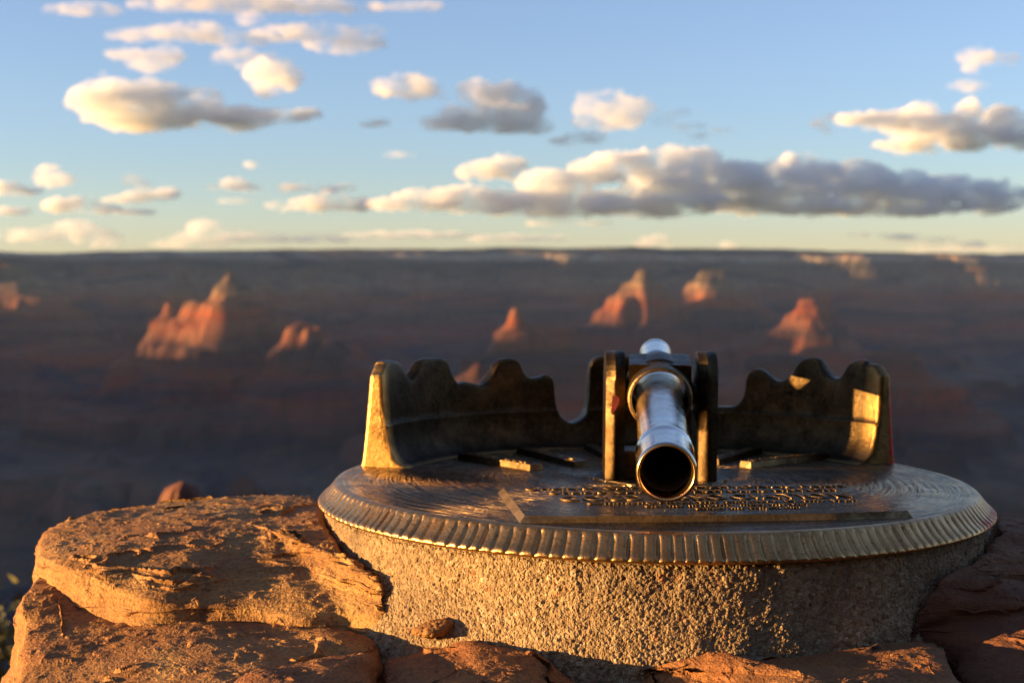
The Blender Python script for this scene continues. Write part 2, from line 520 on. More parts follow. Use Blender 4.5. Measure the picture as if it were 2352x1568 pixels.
# end caps: two inset rows round the corner, then one flat face
def cap(row, tht, sg):
    tang = np.array([math.cos(tht), -math.sin(tht), 0]) * sg
    rad_ = np.array([math.sin(tht), math.cos(tht), 0])
    q = np.stack([row @ rad_, row[:, 2]], -1)
    t_ = np.gradient(q, axis=0); t_ /= np.maximum(np.linalg.norm(t_, axis=1), 1e-9)[:, None]
    nrm = np.stack([t_[:, 1], -t_[:, 0]], -1)           # left of the walk = inside
    ctr = np.array([.1645, .02]);
    out = []
    for a_ in (20, 40, 60, 78, 90):
        a_ = R(a_); e_ = .0028
        q2 = q - nrm * (1 - math.cos(a_)) * e_ * CAPS
        r2 = rad_[None] * q2[:, :1]; r2[:, 2] = q2[:, 1]
        r2 = r2 + tang * e_ * math.sin(a_)
        r2[:, 2] = np.where(row[:, 2] < .0004, row[:, 2], r2[:, 2])
        out.append(r2)
    return out
CAPS = 1.0
first = cap(V[0], cr[0, 0], -1); last = cap(V[-1], cr[-1, 0], 1)
V = np.concatenate([np.array(first[::-1]), V, np.array(last)])
crown = mesh_np('notched_crown', V, grid_quads(len(V), L, False, False), mat_crown(), sight)
bm = bmesh.new(); bm.from_mesh(crown.data); bm.verts.ensure_lookup_table()
nV = len(V)
for k_, idx in enumerate((range(0, L), range((nV - 1) * L, nV * L))):
    f_ = bm.faces.new([bm.verts[i] for i in (idx if k_ else reversed(idx))]); f_.smooth = False
bmesh.ops.triangulate(bm, faces=[f for f in bm.faces if len(f.verts) > 4])
bmesh.ops.recalc_face_normals(bm, faces=bm.faces)
bm.to_mesh(crown.data); bm.free()

# ---- inscription panel
panel = empty('inscription_panel', (0, 0, 0)); panel.parent = sight; panel.rotation_euler = (0, 0, DIAL)
def prism(poly, z0, z1, inset):
    bm = bmesh.new()
    c = np.mean(poly, 0)
    b = [bm.verts.new((x, y, z0)) for x, y in poly]
    t = []
    n = len(poly)
    for i in range(n):
        p = np.array(poly[i]); a = np.array(poly[i - 1]) - p; q = np.array(poly[(i + 1) % n]) - p
        a /= np.linalg.norm(a); q /= np.linalg.norm(q)
        s = (a + q); m = inset / max(.2, abs(np.cross(a, q)))
        pt = p + s * m
        t.append(bm.verts.new((pt[0], pt[1], z1)))
    bm.faces.new(t); bm.faces.new(b[::-1])
    for i in range(n): bm.faces.new((b[i], b[(i + 1) % n], t[(i + 1) % n], t[i]))
    return bm
poly = [(-.0968, -.1405), (-.060, -.1425), (.0, -.1435), (.050, -.1430), (.0885, -.1405), (.0915, -.1330), (.0905, -.046), (-.0955, -.048)]
pb = bm_obj('raised_field', prism(poly, -.0005, .0030, .0030), M_TURNED, panel, bevel=.0005, seg=2)
M_EDGE = mat_bronze('panel_edge_bronze', dark=1.25, spots=False, rough=.46)
pb.data.materials.append(M_EDGE)
for f_ in pb.data.polygons:
    if f_.normal.z < .95: f_.material_index = 1
def text(body, size, x, y, z, rot=0, parent=None, mat=None, ext=.0005, align='LEFT', name='lettering', width=None, offset=0.0):
    cu = bpy.data.curves.new(name, 'FONT')
    cu.body = body; cu.size = size; cu.extrude = ext; cu.bevel_depth = ext * .18; cu.align_x = align
    cu.space_character = 1.12; cu.offset = offset; cu.resolution_u = 4
    tmp = bpy.data.objects.new(name + '_tmp', cu); COL.objects.link(tmp)
    bpy.context.view_layer.update()
    me = bpy.data.meshes.new_from_object(tmp.evaluated_get(bpy.context.evaluated_depsgraph_get()))
    w = tmp.dimensions[0]
    bpy.data.objects.remove(tmp); bpy.data.curves.remove(cu)
    me.name = name; me.materials.clear(); me.materials.append(mat)
    o = bpy.data.objects.new(name, me); link(o, parent)
    o.location = (x, y, z); o.rotation_euler = (0, 0, rot)
    if width: o.scale = (width / w, 1, 1)
    return o
lines = [('GRAND CANYON NATIONAL PARK', .0086, -.083, -.0620, .168), ('GRAND CANYON NATURAL HISTORY', .0086, -.073, -.0755, .150),
         ('GOLD ASSOCIATION', .0195, -.071, -.0985, .146), ('commemorates the builders of this trail', .0068, -.060, -.1095, .133),
         ('and the men who made the way', .0068, -.034, -.1190, .080), ('across the canyon rim', .0066, -.012, -.1280, .050)]
for body, size, x, y, w in lines:
    text(body, size, x, y, .0033, 0, panel, M_LETTER, ext=.0004, width=w)

# ---- raised feature labels pointing out to the notches
def strip(a, b, w, name_text, h=.0034):
    a = np.array(a); b = np.array(b); d = b - a; Ln = np.linalg.norm(d); ang = math.atan2(d[1], d[0])
    e_ = empty('feature_label', (a[0], a[1], 0)); e_.parent = sight; e_.rotation_euler = (0, 0, ang)
    poly = [(0, -w / 2), (Ln, -w / 2), (Ln, w / 2), (0, w / 2)]
    bm_obj('label_bar', prism(poly, -.0004, h, .0008), M_BRONZE, e_, bevel=.0004)
    flip = d[0] < 0
    text(name_text, w * .62, Ln * .94 if flip else Ln * .06, w * .24 if flip else -w * .24, h + .0001, math.pi if flip else 0, e_, M_LETTER,
         ext=.00045, width=Ln * .84)
strip((-.0665, .029), (-.110, .083), .0105, 'BUDDHA TEMPLE')
strip((-.0400, .046), (-.074, .113), .0100, 'CHEOPS PYRAMID')
strip((-.0160, .060), (-.030, .135), .0100, 'ISIS TEMPLE')
strip((.0560, .050), (.113, .098), .0090, 'ZOROASTER TEMPLE')
strip((.0380, .062), (.075, .124), .0095, 'BRAHMA TEMPLE')
strip((.0130, .066), (.026, .137), .0100, 'BRIGHT ANGEL')

# ---- pivot disc, yoke, sleeve and tube
YAW = R(-4.5)
yoke = empty('yoke', (0, 0, 0)); yoke.parent = sight; yoke.rotation_euler = (0, 0, R(-1.0))
lathe('pivot_disc', [(0, .0009), (.0352, .0009), (.0366, .0016), (.0376, .0012), (.0380, -.0004)], M_TURNED, yoke)
def cheek_bm(x0, x1, sgn):
    bm = bmesh.new()
    hd = .0165; top = .0704
    side = [(-hd, .0008), (hd, .0008), (hd, top - hd)]
    for k in range(1, 16):
        a = math.pi * k / 16
        side.append((hd * math.cos(a), top - hd + hd * math.sin(a)))
    side.append((-hd, top - hd))
    f0 = [bm.verts.new((x0, y, z)) for y, z in side]; f1 = [bm.verts.new((x1, y, z)) for y, z in side]
    bm.faces.new(f0); bm.faces.new(f1[::-1])
    n = len(side)
    for i in range(n): bm.faces.new((f0[i], f1[i], f1[(i + 1) % n], f0[(i + 1) % n]))
    return bm
M_WORN = mat_bronze('worn_edge_bronze', dark=2.0, spots=False, rough=.38)
def cheek(x0, x1, sgn):
    o = bm_obj('cheek', cheek_bm(x0, x1, sgn), M_YOKE, yoke, bevel=.0011, seg=3, smooth=False)
    o.data.materials.append(M_WORN)
    for f_ in o.data.polygons:
        if abs(f_.normal.x) > .2 and (abs(f_.normal.y) > .2 or abs(f_.normal.z) > .2): f_.material_index = 1
    o.data.polygons.foreach_set('use_smooth', [True] * len(o.data.polygons))
    md = o.modifiers.new('n', 'WEIGHTED_NORMAL'); md.keep_sharp = False
cheek(-.0300, -.0197, -1); cheek(.0203, .0304, 1)
# cross web between the cheeks
bm = bmesh.new(); bmesh.ops.create_cube(bm, size=1, matrix=Matrix.Translation((0, .001, .0085)) @ Matrix.Diagonal((.041, .027, .0155, 1)))
bm_obj('cross_web', bm, M_YOKE, yoke, bevel=.0012)
# pivot pins
for x in (-.0188, .0188):
    bm = bmesh.new()
    bmesh.ops.create_cone(bm, cap_ends=True, segments=32, radius1=.005, radius2=.005, depth=.004,
                          matrix=Matrix.Translation((x, 0, .047)) @ Matrix.Rotation(math.pi / 2, 4, 'Y'))
    bm_obj('pivot_pin', bm, M_SLEEVE, yoke, bevel=.0005)
# red paint fleck on the left cheek's front face
def fleck(pts, y):
    bm = bmesh.new()
    vs = [bm.verts.new((x, y, z)) for x, z in pts]
    bm.faces.new(vs)
    r = bmesh.ops.extrude_face_region(bm, geom=bm.faces[:])
    for v_ in [g for g in r['geom'] if isinstance(g, bmesh.types.BMVert)]: v_.co.y += .0004
    return bm
M_RED = mat_plain('red_paint', (.15, .014, .012), .5, 400, .4, 0, .0002, 900)
rnd = random.Random(3)
pp = []
for k in range(26):
    a = 2 * math.pi * k / 26; rad = 1 + .18 * math.sin(a * 3 + 1) + rnd.uniform(-.12, .12)
    pp.append((-.0252 + math.cos(a) * .0019 * rad + math.sin(a) * .0009, .0425 + math.sin(a) * .0050 * rad))
fl = bm_obj('paint_mark', fleck(pp, -.0167), M_RED, yoke); fl['label'] = 'small smear of red paint'

head = empty('sighting_head', (0, 0, .0467)); head.parent = sight
head.rotation_euler = (R(7.83), 0, YAW)
# sleeve block: a box bored for the tube with a round boss
def ring_block():
    bm = bmesh.new()
    w = .0168; y0, y1 = -.0155, .0165; zc = .0022; h = .0172; rb = .0150
    n = 64
    def pt(a):
        c, s = math.cos(a), math.sin(a); m = max(abs(c) / w, abs(s) / h); return c / m, s / m + zc
    A = [2 * math.pi * k / n + math.pi / 4 for k in range(n)]
    o0 = [bm.verts.new((pt(a)[0], y0, pt(a)[1])) for a in A]; o1 = [bm.verts.new((pt(a)[0], y1, pt(a)[1])) for a in A]
    i0 = [bm.verts.new((rb * math.cos(a), y0, rb * math.sin(a) + zc)) for a in A]; i1 = [bm.verts.new((rb * math.cos(a), y1, rb * math.sin(a) + zc)) for a in A]
    for k in range(n):
        j = (k + 1) % n
        bm.faces.new((o0[k], o0[j], i0[j], i0[k])); bm.faces.new((o1[k], i1[k], i1[j], o1[j]))
        bm.faces.new((o0[k], o1[k], o1[j], o0[j])); bm.faces.new((i0[k], i0[j], i1[j], i1[k]))
    return bm
bm_obj('sleeve_block', ring_block(), M_SLEEVE, head, bevel=.0007)
# boss and collar (round), protrudes toward the viewer
cz = .0022
col = lathe('collar', [(.0151, -.0120), (.0151, -.0236), (.0155, -.0242), (.0163, -.0243), (.0170, -.0238), (.0174, -.0228), (.0178, -.0150), (.0184, -.0120)],
            M_COLLAR, head, axis='y')
col.location = (0, 0, cz)
boss = lathe('boss', [(.0150, .0150), (.0150, -.0118), (.0184, -.0118), (.0187, -.006), (.0186, .006), (.0182, .0165), (.0150, .0165)], M_SLEEVE, head, axis='y')
boss.location = (0, 0, cz + .0002)
# tube: near end bell, barrel, slimmer far barrel, far bell
sN, sF = -.1635, .1215
tp = [(.0112, sF - .001), (.0114, .03), (.0113, sN + .012), (.0119, sN + .0035), (.0124, sN + .0010), (.0129, sN), (.01335, sN + .0004), (.01368, sN + .0016), (.0136, sN + .004),
      (.01335, sN + .009), (.01325, sN + .018), (.01325, sN + .029), (.01372, sN + .0315), (.01380, sN + .0335), (.01366, sN + .0355), (.01275, sN + .0385), (.01262, sN + .0400),
      (.01262, sN + .060), (.01280, -.03), (.01290, .0), (.0128, .012), (.0094, .019), (.0086, .024), (.0087, sF - .048), (.0089, sF - .0465), (.01010, sF - .0455),
      (.01025, sF - .044), (.0100, sF - .030), (.0098, sF - .012), (.0095, sF - .0095), (.0098, sF - .0085), (.0099, sF - .005), (.0094, sF - .0015), (.0085, sF), (.0080, sF), (.0078, sF - .003), (.0078, .03)]
tp = tp[6:]
sm = []
for i in range(len(tp) - 1):
    for k in range(3):
        t_ = k / 3; sm.append((tp[i][0] * (1 - t_) + tp[i + 1][0] * t_, tp[i][1] * (1 - t_) + tp[i + 1][1] * t_))
sm.append(tp[-1])
tube = lathe('sighting_tube', sm, M_TUBE, head, n=160, axis='y')
tube.name = 'sighting_tube'
M_BRASS = NT('brass_lip'); _n = M_BRASS.noise(M_BRASS.coord('Object'), 300, 4)
M_BRASS.bsdf(M_BRASS.mix(_n, (.62, .38, .14), (.92, .62, .28)), .24, 1.0); M_BRASS = M_BRASS.m
lip = [(.01125, sN + .011), (.0112, sN + .0045), (.0113, sN + .0024), (.0116, sN + .0010), (.0121, sN + .0001), (.0126, sN - .0002), (.0131, sN + .0003), (.01345, sN + .0011), (.01362, sN + .0022), (.01358, sN + .0032)]
lathe('eyepiece_lip', lip, M_BRASS, head, n=128, axis='y')
# the eyepiece disc deep inside that closes the barrel down to a slit
M_BLACK = mat_plain('near_black', (.006, .005, .004), .9)  # near-black colour for the baffle and lining inside the barrel
lathe('inner_baffle', [(.0035, -.02), (.0128, -.02), (.0128, -.019), (.0035, -.019), (.0035, -.02)], M_BLACK, head, axis='y')
lathe('inner_lining', [(.01125, sN + .010), (.0110, sN + .011), (.0110, .019), (.01125, .019)], M_BLACK, head, axis='y')

# ================================================================== PEDESTAL
nt, nz = 2600, 190
th = np.linspace(-math.pi, math.pi, nt, endpoint=False)
zz = np.linspace(-.0123, -.105, nz)
TH, ZZ = np.meshgrid(th, zz, indexing='ij')
k = np.clip((-ZZ - .030) / .04, 0, 1)
left = np.exp(-((TH - R(-48)) / .42) ** 2)
rad = .1768 + .006 * k ** 1.5 + .020 * left * k + .0016 * fbm(TH * 5, ZZ * 20, 2.0) + .0012 * fbm(TH * 16, ZZ * 80, 5.0)
rad = rad - .004 * np.exp(-((ZZ + .0123) / .0022) ** 2)
# hairline crack on the left
cx = R(-52) + .012 * fbm(ZZ * 160, ZZ * 0, 8.0)
crk = np.exp(-((TH - cx) / .0022) ** 2) * (ZZ > -.032)
rad -= .0008 * crk
V = np.stack([np.sin(TH) * rad + PX, -np.cos(TH) * rad, ZZ], -1)
ped = mesh_np('mortar_pedestal', V, grid_quads(nt, nz, True, True), M_MORTAR)
tag(ped, 'rough round mortar pedestal of sandy grains under the bronze dial', 'pedestal')
capv = [(0, 0, -.0132)] + [(math.sin(a) * .173 + PX, -math.cos(a) * .173, -.0132) for a in th[::20]]
n_ = len(capv) - 1
cp = mesh_np('pedestal_top', capv, np.zeros((0, 4)), M_MORTAR, ped, tris=[(0, i + 1, (i + 1) % n_ + 1) for i in range(n_)])

# ================================================================== ROCKS
def rock(name, outline, zc, z_bot, mat, nu=700, ntop=170, nside=90, cent=None, power=2.2, edge=.35, flare=.0, bumpamp=.0, seedo=0., ctr_z=None, under=0., fallh=.012):
    """outline: list of (x, y, z) along the upper rim of the rock. Top is domed between centre height zc and the rim."""
    O = np.array(outline, float)
    P = np.concatenate([O, O[:1]])
    # closed Catmull-Rom
    Q = np.concatenate([O[-1:], O, O[:2]])
    out = []
    for i in range(1, len(Q) - 2):
        p0, p1, p2, p3 = Q[i - 1:i + 3]
        for kk in range(20):
            t = kk / 20
            out.append(.5 * ((2 * p1) + (-p0 + p2) * t + (2 * p0 - 5 * p1 + 4 * p2 - p3) * t * t + (-p0 + 3 * p1 - 3 * p2 + p3) * t ** 3))
    out = np.array(out)
    d = np.linalg.norm(np.diff(np.concatenate([out, out[:1]]), axis=0), axis=1)
    s = np.concatenate([[0], np.cumsum(d)]); tt = np.linspace(0, s[-1], nu, endpoint=False)
    out2 = np.concatenate([out, out[:1]])
    Oc = np.stack([np.interp(tt, s, out2[:, a]) for a in range(3)], -1)
    c = np.array(cent if cent is not None else [*Oc[:, :2].mean(0)])
    # top rings
    u = np.linspace(0.0, 1, ntop) ** .8
    X = c[0] + (Oc[:, 0][:, None] - c[0]) * u; Y = c[1] + (Oc[:, 1][:, None] - c[1]) * u
    g = np.clip((u - (1 - edge)) / edge, 0, 1)
    rnd_ = 1 - np.sqrt(np.clip(1 - g ** power, 0, 1))
    ztop = zc + (Oc[:, 2][:, None] - zc) * (u[None] ** 1.5)
    fall = fallh * rnd_[None]
    Z = ztop - fall
    # side
    ks = np.linspace(0, 1, nside)[1:]
    zs = Z[:, -1:] + (z_bot - Z[:, -1:]) * ks[None]
    drop = (Z[:, -1:] - zs)
    dirx = (Oc[:, 0] - c[0]); diry = (Oc[:, 1] - c[1]); ln = np.sqrt(dirx ** 2 + diry ** 2); dirx /= ln; diry /= ln
    bul = flare * drop + .0045 * np.sin(np.clip(drop / .012, 0, math.pi / 2)) - under * (1 - np.exp(-drop / .02))
    Xs = Oc[:, 0][:, None] + dirx[:, None] * bul; Ys = Oc[:, 1][:, None] + diry[:, None] * bul
    X = np.concatenate([X, Xs], 1); Y = np.concatenate([Y, Ys], 1); Z = np.concatenate([Z, zs], 1)
    if bumpamp:
        nz_ = fbm(X * 14 + seedo, Y * 14, Z * 26, 4)
        nx_ = fbm(X * 14 + 31 + seedo, Y * 14, Z * 30, 4)
        Z = Z + bumpamp * nz_
        X = X + 1.8 * bumpamp * nx_ * np.clip(np.arange(X.shape[1]) / ntop, 0, 1)[None]
        st = np.round(Z / .0085 + .6 * fbm(X * 9 + seedo, Y * 9, 0.)) 
        dd = .0016 * fbm(st * 3.7, X * 20 + seedo, Y * 20, 3)
        m = (np.arange(X.shape[1]) > ntop * .75)[None]
        X = X + dirx[:, None] * dd * m; Y = Y + diry[:, None] * dd * m
    V = np.stack([X, Y, Z], -1)
    nv = V.shape[1]
    o = mesh_np(name, V, grid_quads(nu, nv, True, True), mat)
    return o

def cy(px, py, r=.181, dz=0.):
    d = ray(px, py); ox, oy = CAM[0] - PX, CAM[1]
    a = d[0] ** 2 + d[1] ** 2; b = 2 * (ox * d[0] + oy * d[1]); c = ox * ox + oy * oy - r * r
    t = (-b - math.sqrt(max(0, b * b - 4 * a * c))) / (2 * a); p = CAM + d * t
    return (p[0], p[1], p[2] + dz)
def zp(px, py, z): 
    p = at_z(px, py, z); return (p[0], p[1], z)

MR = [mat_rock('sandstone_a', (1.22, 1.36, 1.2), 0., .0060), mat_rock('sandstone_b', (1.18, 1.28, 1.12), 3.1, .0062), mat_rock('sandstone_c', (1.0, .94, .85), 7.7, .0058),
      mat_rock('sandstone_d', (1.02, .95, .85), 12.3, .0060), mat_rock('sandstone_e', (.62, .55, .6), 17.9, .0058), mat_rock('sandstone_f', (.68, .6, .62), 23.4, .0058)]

# upper slab on the left: thin bed, top almost level with the plate
o = rock('sandstone_slab', [zp(82, 1240, -.027), zp(120, 1195, -.0235), zp(260, 1165, -.0215), zp(480, 1140, -.0200), zp(690, 1128, -.0185),
                            (-.196, .050, -.018), (-.1880, .010, -.0185), cy(738, 1196), cy(790, 1264), cy(840, 1306), cy(874, 1338, .184), cy(872, 1398, .190),
                            zp(790, 1400, -.0450), zp(700, 1408, -.0455), zp(600, 1388, -.043), zp(480, 1378, -.041), zp(350, 1366, -.038), zp(230, 1330, -.034), zp(115, 1282, -.029)],
         -.0188, -.058, MR[0], cent=(-.222, -.035), edge=.10, bumpamp=.0022, power=2.0, under=.004, fallh=.003)
tag(o, 'golden sandstone slab at the left with a rough flat top, lying above a dark crack', 'rock')
# big boulder below it, with the bright left flank
o = rock('sandstone_boulder', [zp(62, 1322, -.036), (-.318, -.02, -.034), (-.30, .05, -.034), (-.24, .12, -.036), (-.19, .10, -.040), (-.190, -.02, -.048), cy(800, 1402, .189), cy(872, 1432, .187), cy(905, 1464, .187),
                               zp(868, 1502, -.0555), zp(835, 1575, -.062), (-.175, -.245, -.066), (-.205, -.262, -.070), zp(90, 1620, -.066), zp(34, 1500, -.057), zp(48, 1405, -.047)],
         -.047, -.24, MR[1], cent=(-.235, -.08), edge=.30, flare=.08, bumpamp=.005, seedo=5., power=1.6, fallh=.006)
tag(o, 'large orange sandstone boulder with a bright left flank below the dark crack', 'rock')
# wedge in front, between boulder and centre rock
o = rock('sandstone_wedge', [zp(560, 1552, -.055), zp(640, 1522, -.054), zp(720, 1500, -.053), zp(800, 1486, -.052), zp(848, 1484, -.052), zp(860, 1540, -.056), (-.125, -.26, -.07), (-.16, -.30, -.085), (-.21, -.28, -.08)],
         -.053, -.20, MR[3], edge=.25, flare=.10, bumpamp=.004, seedo=9., fallh=.004)
tag(o, 'low sandstone wedge at the bottom, left of the vertical joint and below the boulder', 'rock')
o = rock('sandstone_block', [cy(874, 1478, .190, .002), cy(930, 1462, .187, .002), cy(1000, 1462, .185, .0), cy(1065, 1464, .184, .001), cy(1130, 1486, .183, .003), cy(1230, 1506, .183, .003), cy(1300, 1540, .183, .002), cy(1370, 1568, .184), (-.02, -.23, -.068), (-.03, -.29, -.085), (-.09, -.30, -.085), (-.128, -.24, -.068)],
         -.055, -.20, MR[2], edge=.25, flare=.15, bumpamp=.004, seedo=14., fallh=.004)
tag(o, 'dark reddish sandstone block at the bottom centre, against the foot of the pedestal', 'rock')
o = rock('sandstone_block', [cy(1385, 1570), cy(1440, 1540), cy(1500, 1512), cy(1560, 1496), cy(1610, 1490), cy(1700, 1508), cy(1800, 1498), cy(1900, 1488), cy(2020, 1468), cy(2105, 1458), zp(2190, 1490, -.050), zp(2235, 1560, -.054),
                             (.14, -.25, -.08), (.05, -.29, -.085), (-.01, -.27, -.08)],
         -.052, -.20, MR[3], edge=.25, flare=.15, bumpamp=.0045, seedo=21., fallh=.004)
tag(o, 'long brown sandstone block at the bottom right with patches of sun on its crest', 'rock')
o = rock('sandstone_boulder', [cy(2122, 1448), cy(2106, 1400), cy(2118, 1352), cy(2150, 1326), cy(2205, 1300, .184), (.185, -.100, -.036), (.25, -.12, -.052), (.27, -.17, -.066), (.24, -.25, -.078),
                               (.165, -.235, -.070), zp(2245, 1560, -.060), zp(2195, 1485, -.054)],
         -.043, -.20, MR[4], cent=(.178, -.130), edge=.35, flare=.12, bumpamp=.004, seedo=27., fallh=.006)
tag(o, 'dark shaded sandstone boulder at the lower right with one small sunlit spot', 'rock')
o = rock('sandstone_slab', [cy(2150, 1318), cy(2230, 1274), cy(2275, 1240), cy(2305, 1205, .184), (.190, .0, -.020), (.22, .05, -.026), (.32, .02, -.040), (.34, -.06, -.044), (.25, -.108, -.038), (.175, -.103, -.029)],
         -.029, -.20, MR[5], cent=(.245, -.04), edge=.2, flare=.05, bumpamp=.004, seedo=33., fallh=.004)
tag(o, 'dark sandstone slab beside the right end of the dial, above the shaded boulder', 'rock')
def blob(name, c, r, mat, seed=0., amp=.25, n=90, sq=1.0):
    u = np.linspace(0, 2 * math.pi, n, endpoint=False); v = np.linspace(0, math.pi, n // 2)
    U, W = np.meshgrid(u, v, indexing='ij')
    x, y, z = np.cos(U) * np.sin(W), np.sin(U) * np.sin(W), np.cos(W)
    k = 1 + amp * fbm(x * 1.8 + seed, y * 1.8, z * 1.8, 5) + amp * .3 * fbm(x * 6 + seed, y * 6, z * 6, 3)
    V = np.stack([x * k * r[0], y * k * r[1], z * k * r[2]], -1)
    o = mesh_np(name, V, grid_quads(n, n // 2, True, True), mat); o.location = c
    return o
# small chip of stone stuck in the mortar

# the wall that carries the stones: rough mortared core
def wall_mesh():
    nu_, nv_ = 420, 120
    t = np.linspace(0, 2 * math.pi, nu_, endpoint=False)
    a, b = .46, .20
    cx_, cy_ = .10, .0
    c_, s_ = np.cos(t), np.sin(t)
    X0 = cx_ + a * np.sign(c_) * np.abs(c_) ** .35; Y0 = cy_ + b * np.sign(s_) * np.abs(s_) ** .35
    X0 = np.where(X0 < -.26, -.26 + (X0 + .26) * .2, X0)
    zs = np.concatenate([[-.082] * 1, np.linspace(-.09, -1.25, nv_ - 1)])
    sc_ = np.concatenate([[.0], [.96], np.linspace(.99, 1.10, nv_ - 2)])
    zs[0] = -.080; zs[1] = -.084
    X = cx_ + (X0[:, None] - cx_) * sc_; Y = cy_ + (Y0[:, None] - cy_) * sc_; Z = np.broadcast_to(zs, X.shape)
    n = fbm(X * 9, Y * 9, Z * 9, 4)
    X = X + .02 * n * (sc_ > .9); Y = Y + .02 * np.roll(n, 11) * (sc_ > .9)
    return np.stack([X, Y, Z], -1), grid_quads(nu_, nv_, True, True)
o = mesh_np('stone_wall', *wall_mesh(), mat_rock('wall_stone', (.8, .75, .75), 41., .004))
tag(o, 'rough stone wall carrying the sandstone blocks and the pedestal', 'wall')

pc = at_z(993, 1437, -.0455)
o = blob('stone_chip', (pc[0], pc[1], -.0465), (.0085, .0055, .0032), MR[0], 3., .35, 120); o.rotation_euler = (0, R(-12), R(20))
tag(o, 'small flat orange stone chip stuck in the mortar at the foot of the pedestal', 'stone')
# rock outcrop beyond the slab, out of focus
p = at_y(395, 1152, 1.3)
M_OUT = mat_plain('outcrop_rock', (.13, .045, .022), .85, 22, .45, 0, .01, 60)
def outcrop():
    n, m = 120, 60
    u = np.linspace(0, 2 * math.pi, n, endpoint=False); v = np.linspace(0, 1, m)
    prof_r = .02 + .26 * v ** .8
    X = np.outer(np.cos(u), prof_r) ; Y = np.outer(np.sin(u), prof_r) * 1.2
    Z = np.broadcast_to(-v * .9, X.shape)
    k = 1 + .5 * fbm(np.outer(np.cos(u), np.ones(m)) * 2, np.outer(np.sin(u), np.ones(m)) * 2, Z * 6, 5)
    X, Y = X * k, Y * k
    X[:, 0] *= .0; Y[:, 0] *= 0
    return np.stack([X, Y, Z], -1), grid_quads(n, m, True, True)
pt = at_y(420, 1104, 2.4)
o = mesh_np('rock_outcrop', *outcrop(), M_OUT); o.location = pt
tag(o, 'small blurred reddish rock outcrop peeking over the back of the golden slab', 'rock')

# ================================================================== GROUND, CANYON
def mat_terrain():
    t = NT('canyon_strata')
    P = t.n('ShaderNodeNewGeometry').outputs['Position']
    s = t.sep(P)
    w = t.noise(P, .0016, 4, .55)
    z = t.math('ADD', s[2], t.math('MULTIPLY', t.math('SUBTRACT', w, .5), 90.))
    f = t.mapr(z, -1100., 320.)
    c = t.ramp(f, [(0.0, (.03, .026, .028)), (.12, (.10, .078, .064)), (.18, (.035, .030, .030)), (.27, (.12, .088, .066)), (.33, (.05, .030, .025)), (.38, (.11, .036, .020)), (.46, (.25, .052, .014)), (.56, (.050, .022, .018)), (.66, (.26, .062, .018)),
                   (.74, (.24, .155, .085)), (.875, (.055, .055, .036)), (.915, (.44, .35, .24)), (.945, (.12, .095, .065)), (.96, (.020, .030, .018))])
    n = t.noise(t.comb(t.math('MULTIPLY', s[0], .002), t.math('MULTIPLY', s[1], .002), t.math('MULTIPLY', s[2], .03)), 1., 5, .65)
    c = t.mix(t.ramp(n, [(.35, .6), (.6, 0.)]), c, (.07, .04, .028))
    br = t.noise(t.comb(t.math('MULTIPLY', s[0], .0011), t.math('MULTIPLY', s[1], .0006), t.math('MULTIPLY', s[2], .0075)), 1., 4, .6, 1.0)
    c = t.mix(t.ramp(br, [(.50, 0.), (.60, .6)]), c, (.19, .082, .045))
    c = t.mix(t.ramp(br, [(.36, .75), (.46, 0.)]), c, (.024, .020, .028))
    sc_ = t.noise(P, .02, 4, .7)
    c = t.mix(t.ramp(sc_, [(.5, 0.), (.62, .45)]), c, (.035, .042, .026))
    t.bsdf(c, .95, 0., None, .1)
    return t.m
M_TER = mat_terrain()

def smooth(a, b, x):
    t = np.clip((x - a) / (b - a), 0, 1); return t * t * (3 - 2 * t)

def terrace(h, steps, sharp=.75):
    """pull heights to cliffs and benches. steps = list of bench heights ascending"""
    out = h.copy()
    for lo, hi in zip(steps[:-1], steps[1:]):
        m = (h >= lo) & (h < hi)
        f = (h - lo) / (hi - lo)
        g = np.where(f < .5, f * .5, .25 + (smooth(.5, .85, f)) * .75)
        out = np.where(m, lo + (hi - lo) * (g * sharp + f * (1 - sharp)), out)
    return out

# (px, py, distance, spread, lean) of named summits; spread = base half width in metres
PEAKS = [(540, 622, 6700, 620, 1.0), (522, 640, 6720, 620, 1.0), (530, 670, 6500, 560, 1.0), (470, 680, 6850, 560, 1.0), (430, 700, 7000, 560, 1.0), (385, 742, 7200, 560, .9), (500, 720, 6600, 520, .9), (640, 740, 7000, 700, .8), (690, 732, 6100, 360, 1.0), (722, 752, 6000, 360, 1.0), (755, 775, 5900, 360, 1.0),
         (8, 586, 9000, 900, 1.0), (30, 625, 8950, 600, 1.), (437, 618, 9230, 420, 1.0),
         (1484, 612, 9000, 520, 1.1), (1530, 655, 9100, 520, 1.), (1440, 690, 8800, 420, 1.), (1575, 692, 9000, 300, 1.),
         (1652, 618, 10200, 420, 1.1), (1208, 712, 5600, 520, .9), (1245, 730, 5600, 520, .9), (1835, 684, 8300, 380, 1.), (1843, 722, 7900, 420, 1.), (1860, 680, 9300, 300, 1.),
         (1115, 822, 4300, 420, .85), (1160, 850, 4250, 500, .8), (608, 628, 9300, 380, 1.), (775, 770, 5950, 300, 1.), (700, 600, 11500, 500, 1.), (1750, 800, 5500, 700, .8), (2050, 790, 6000, 900, .8), (960, 900, 5000, 900, .8)]

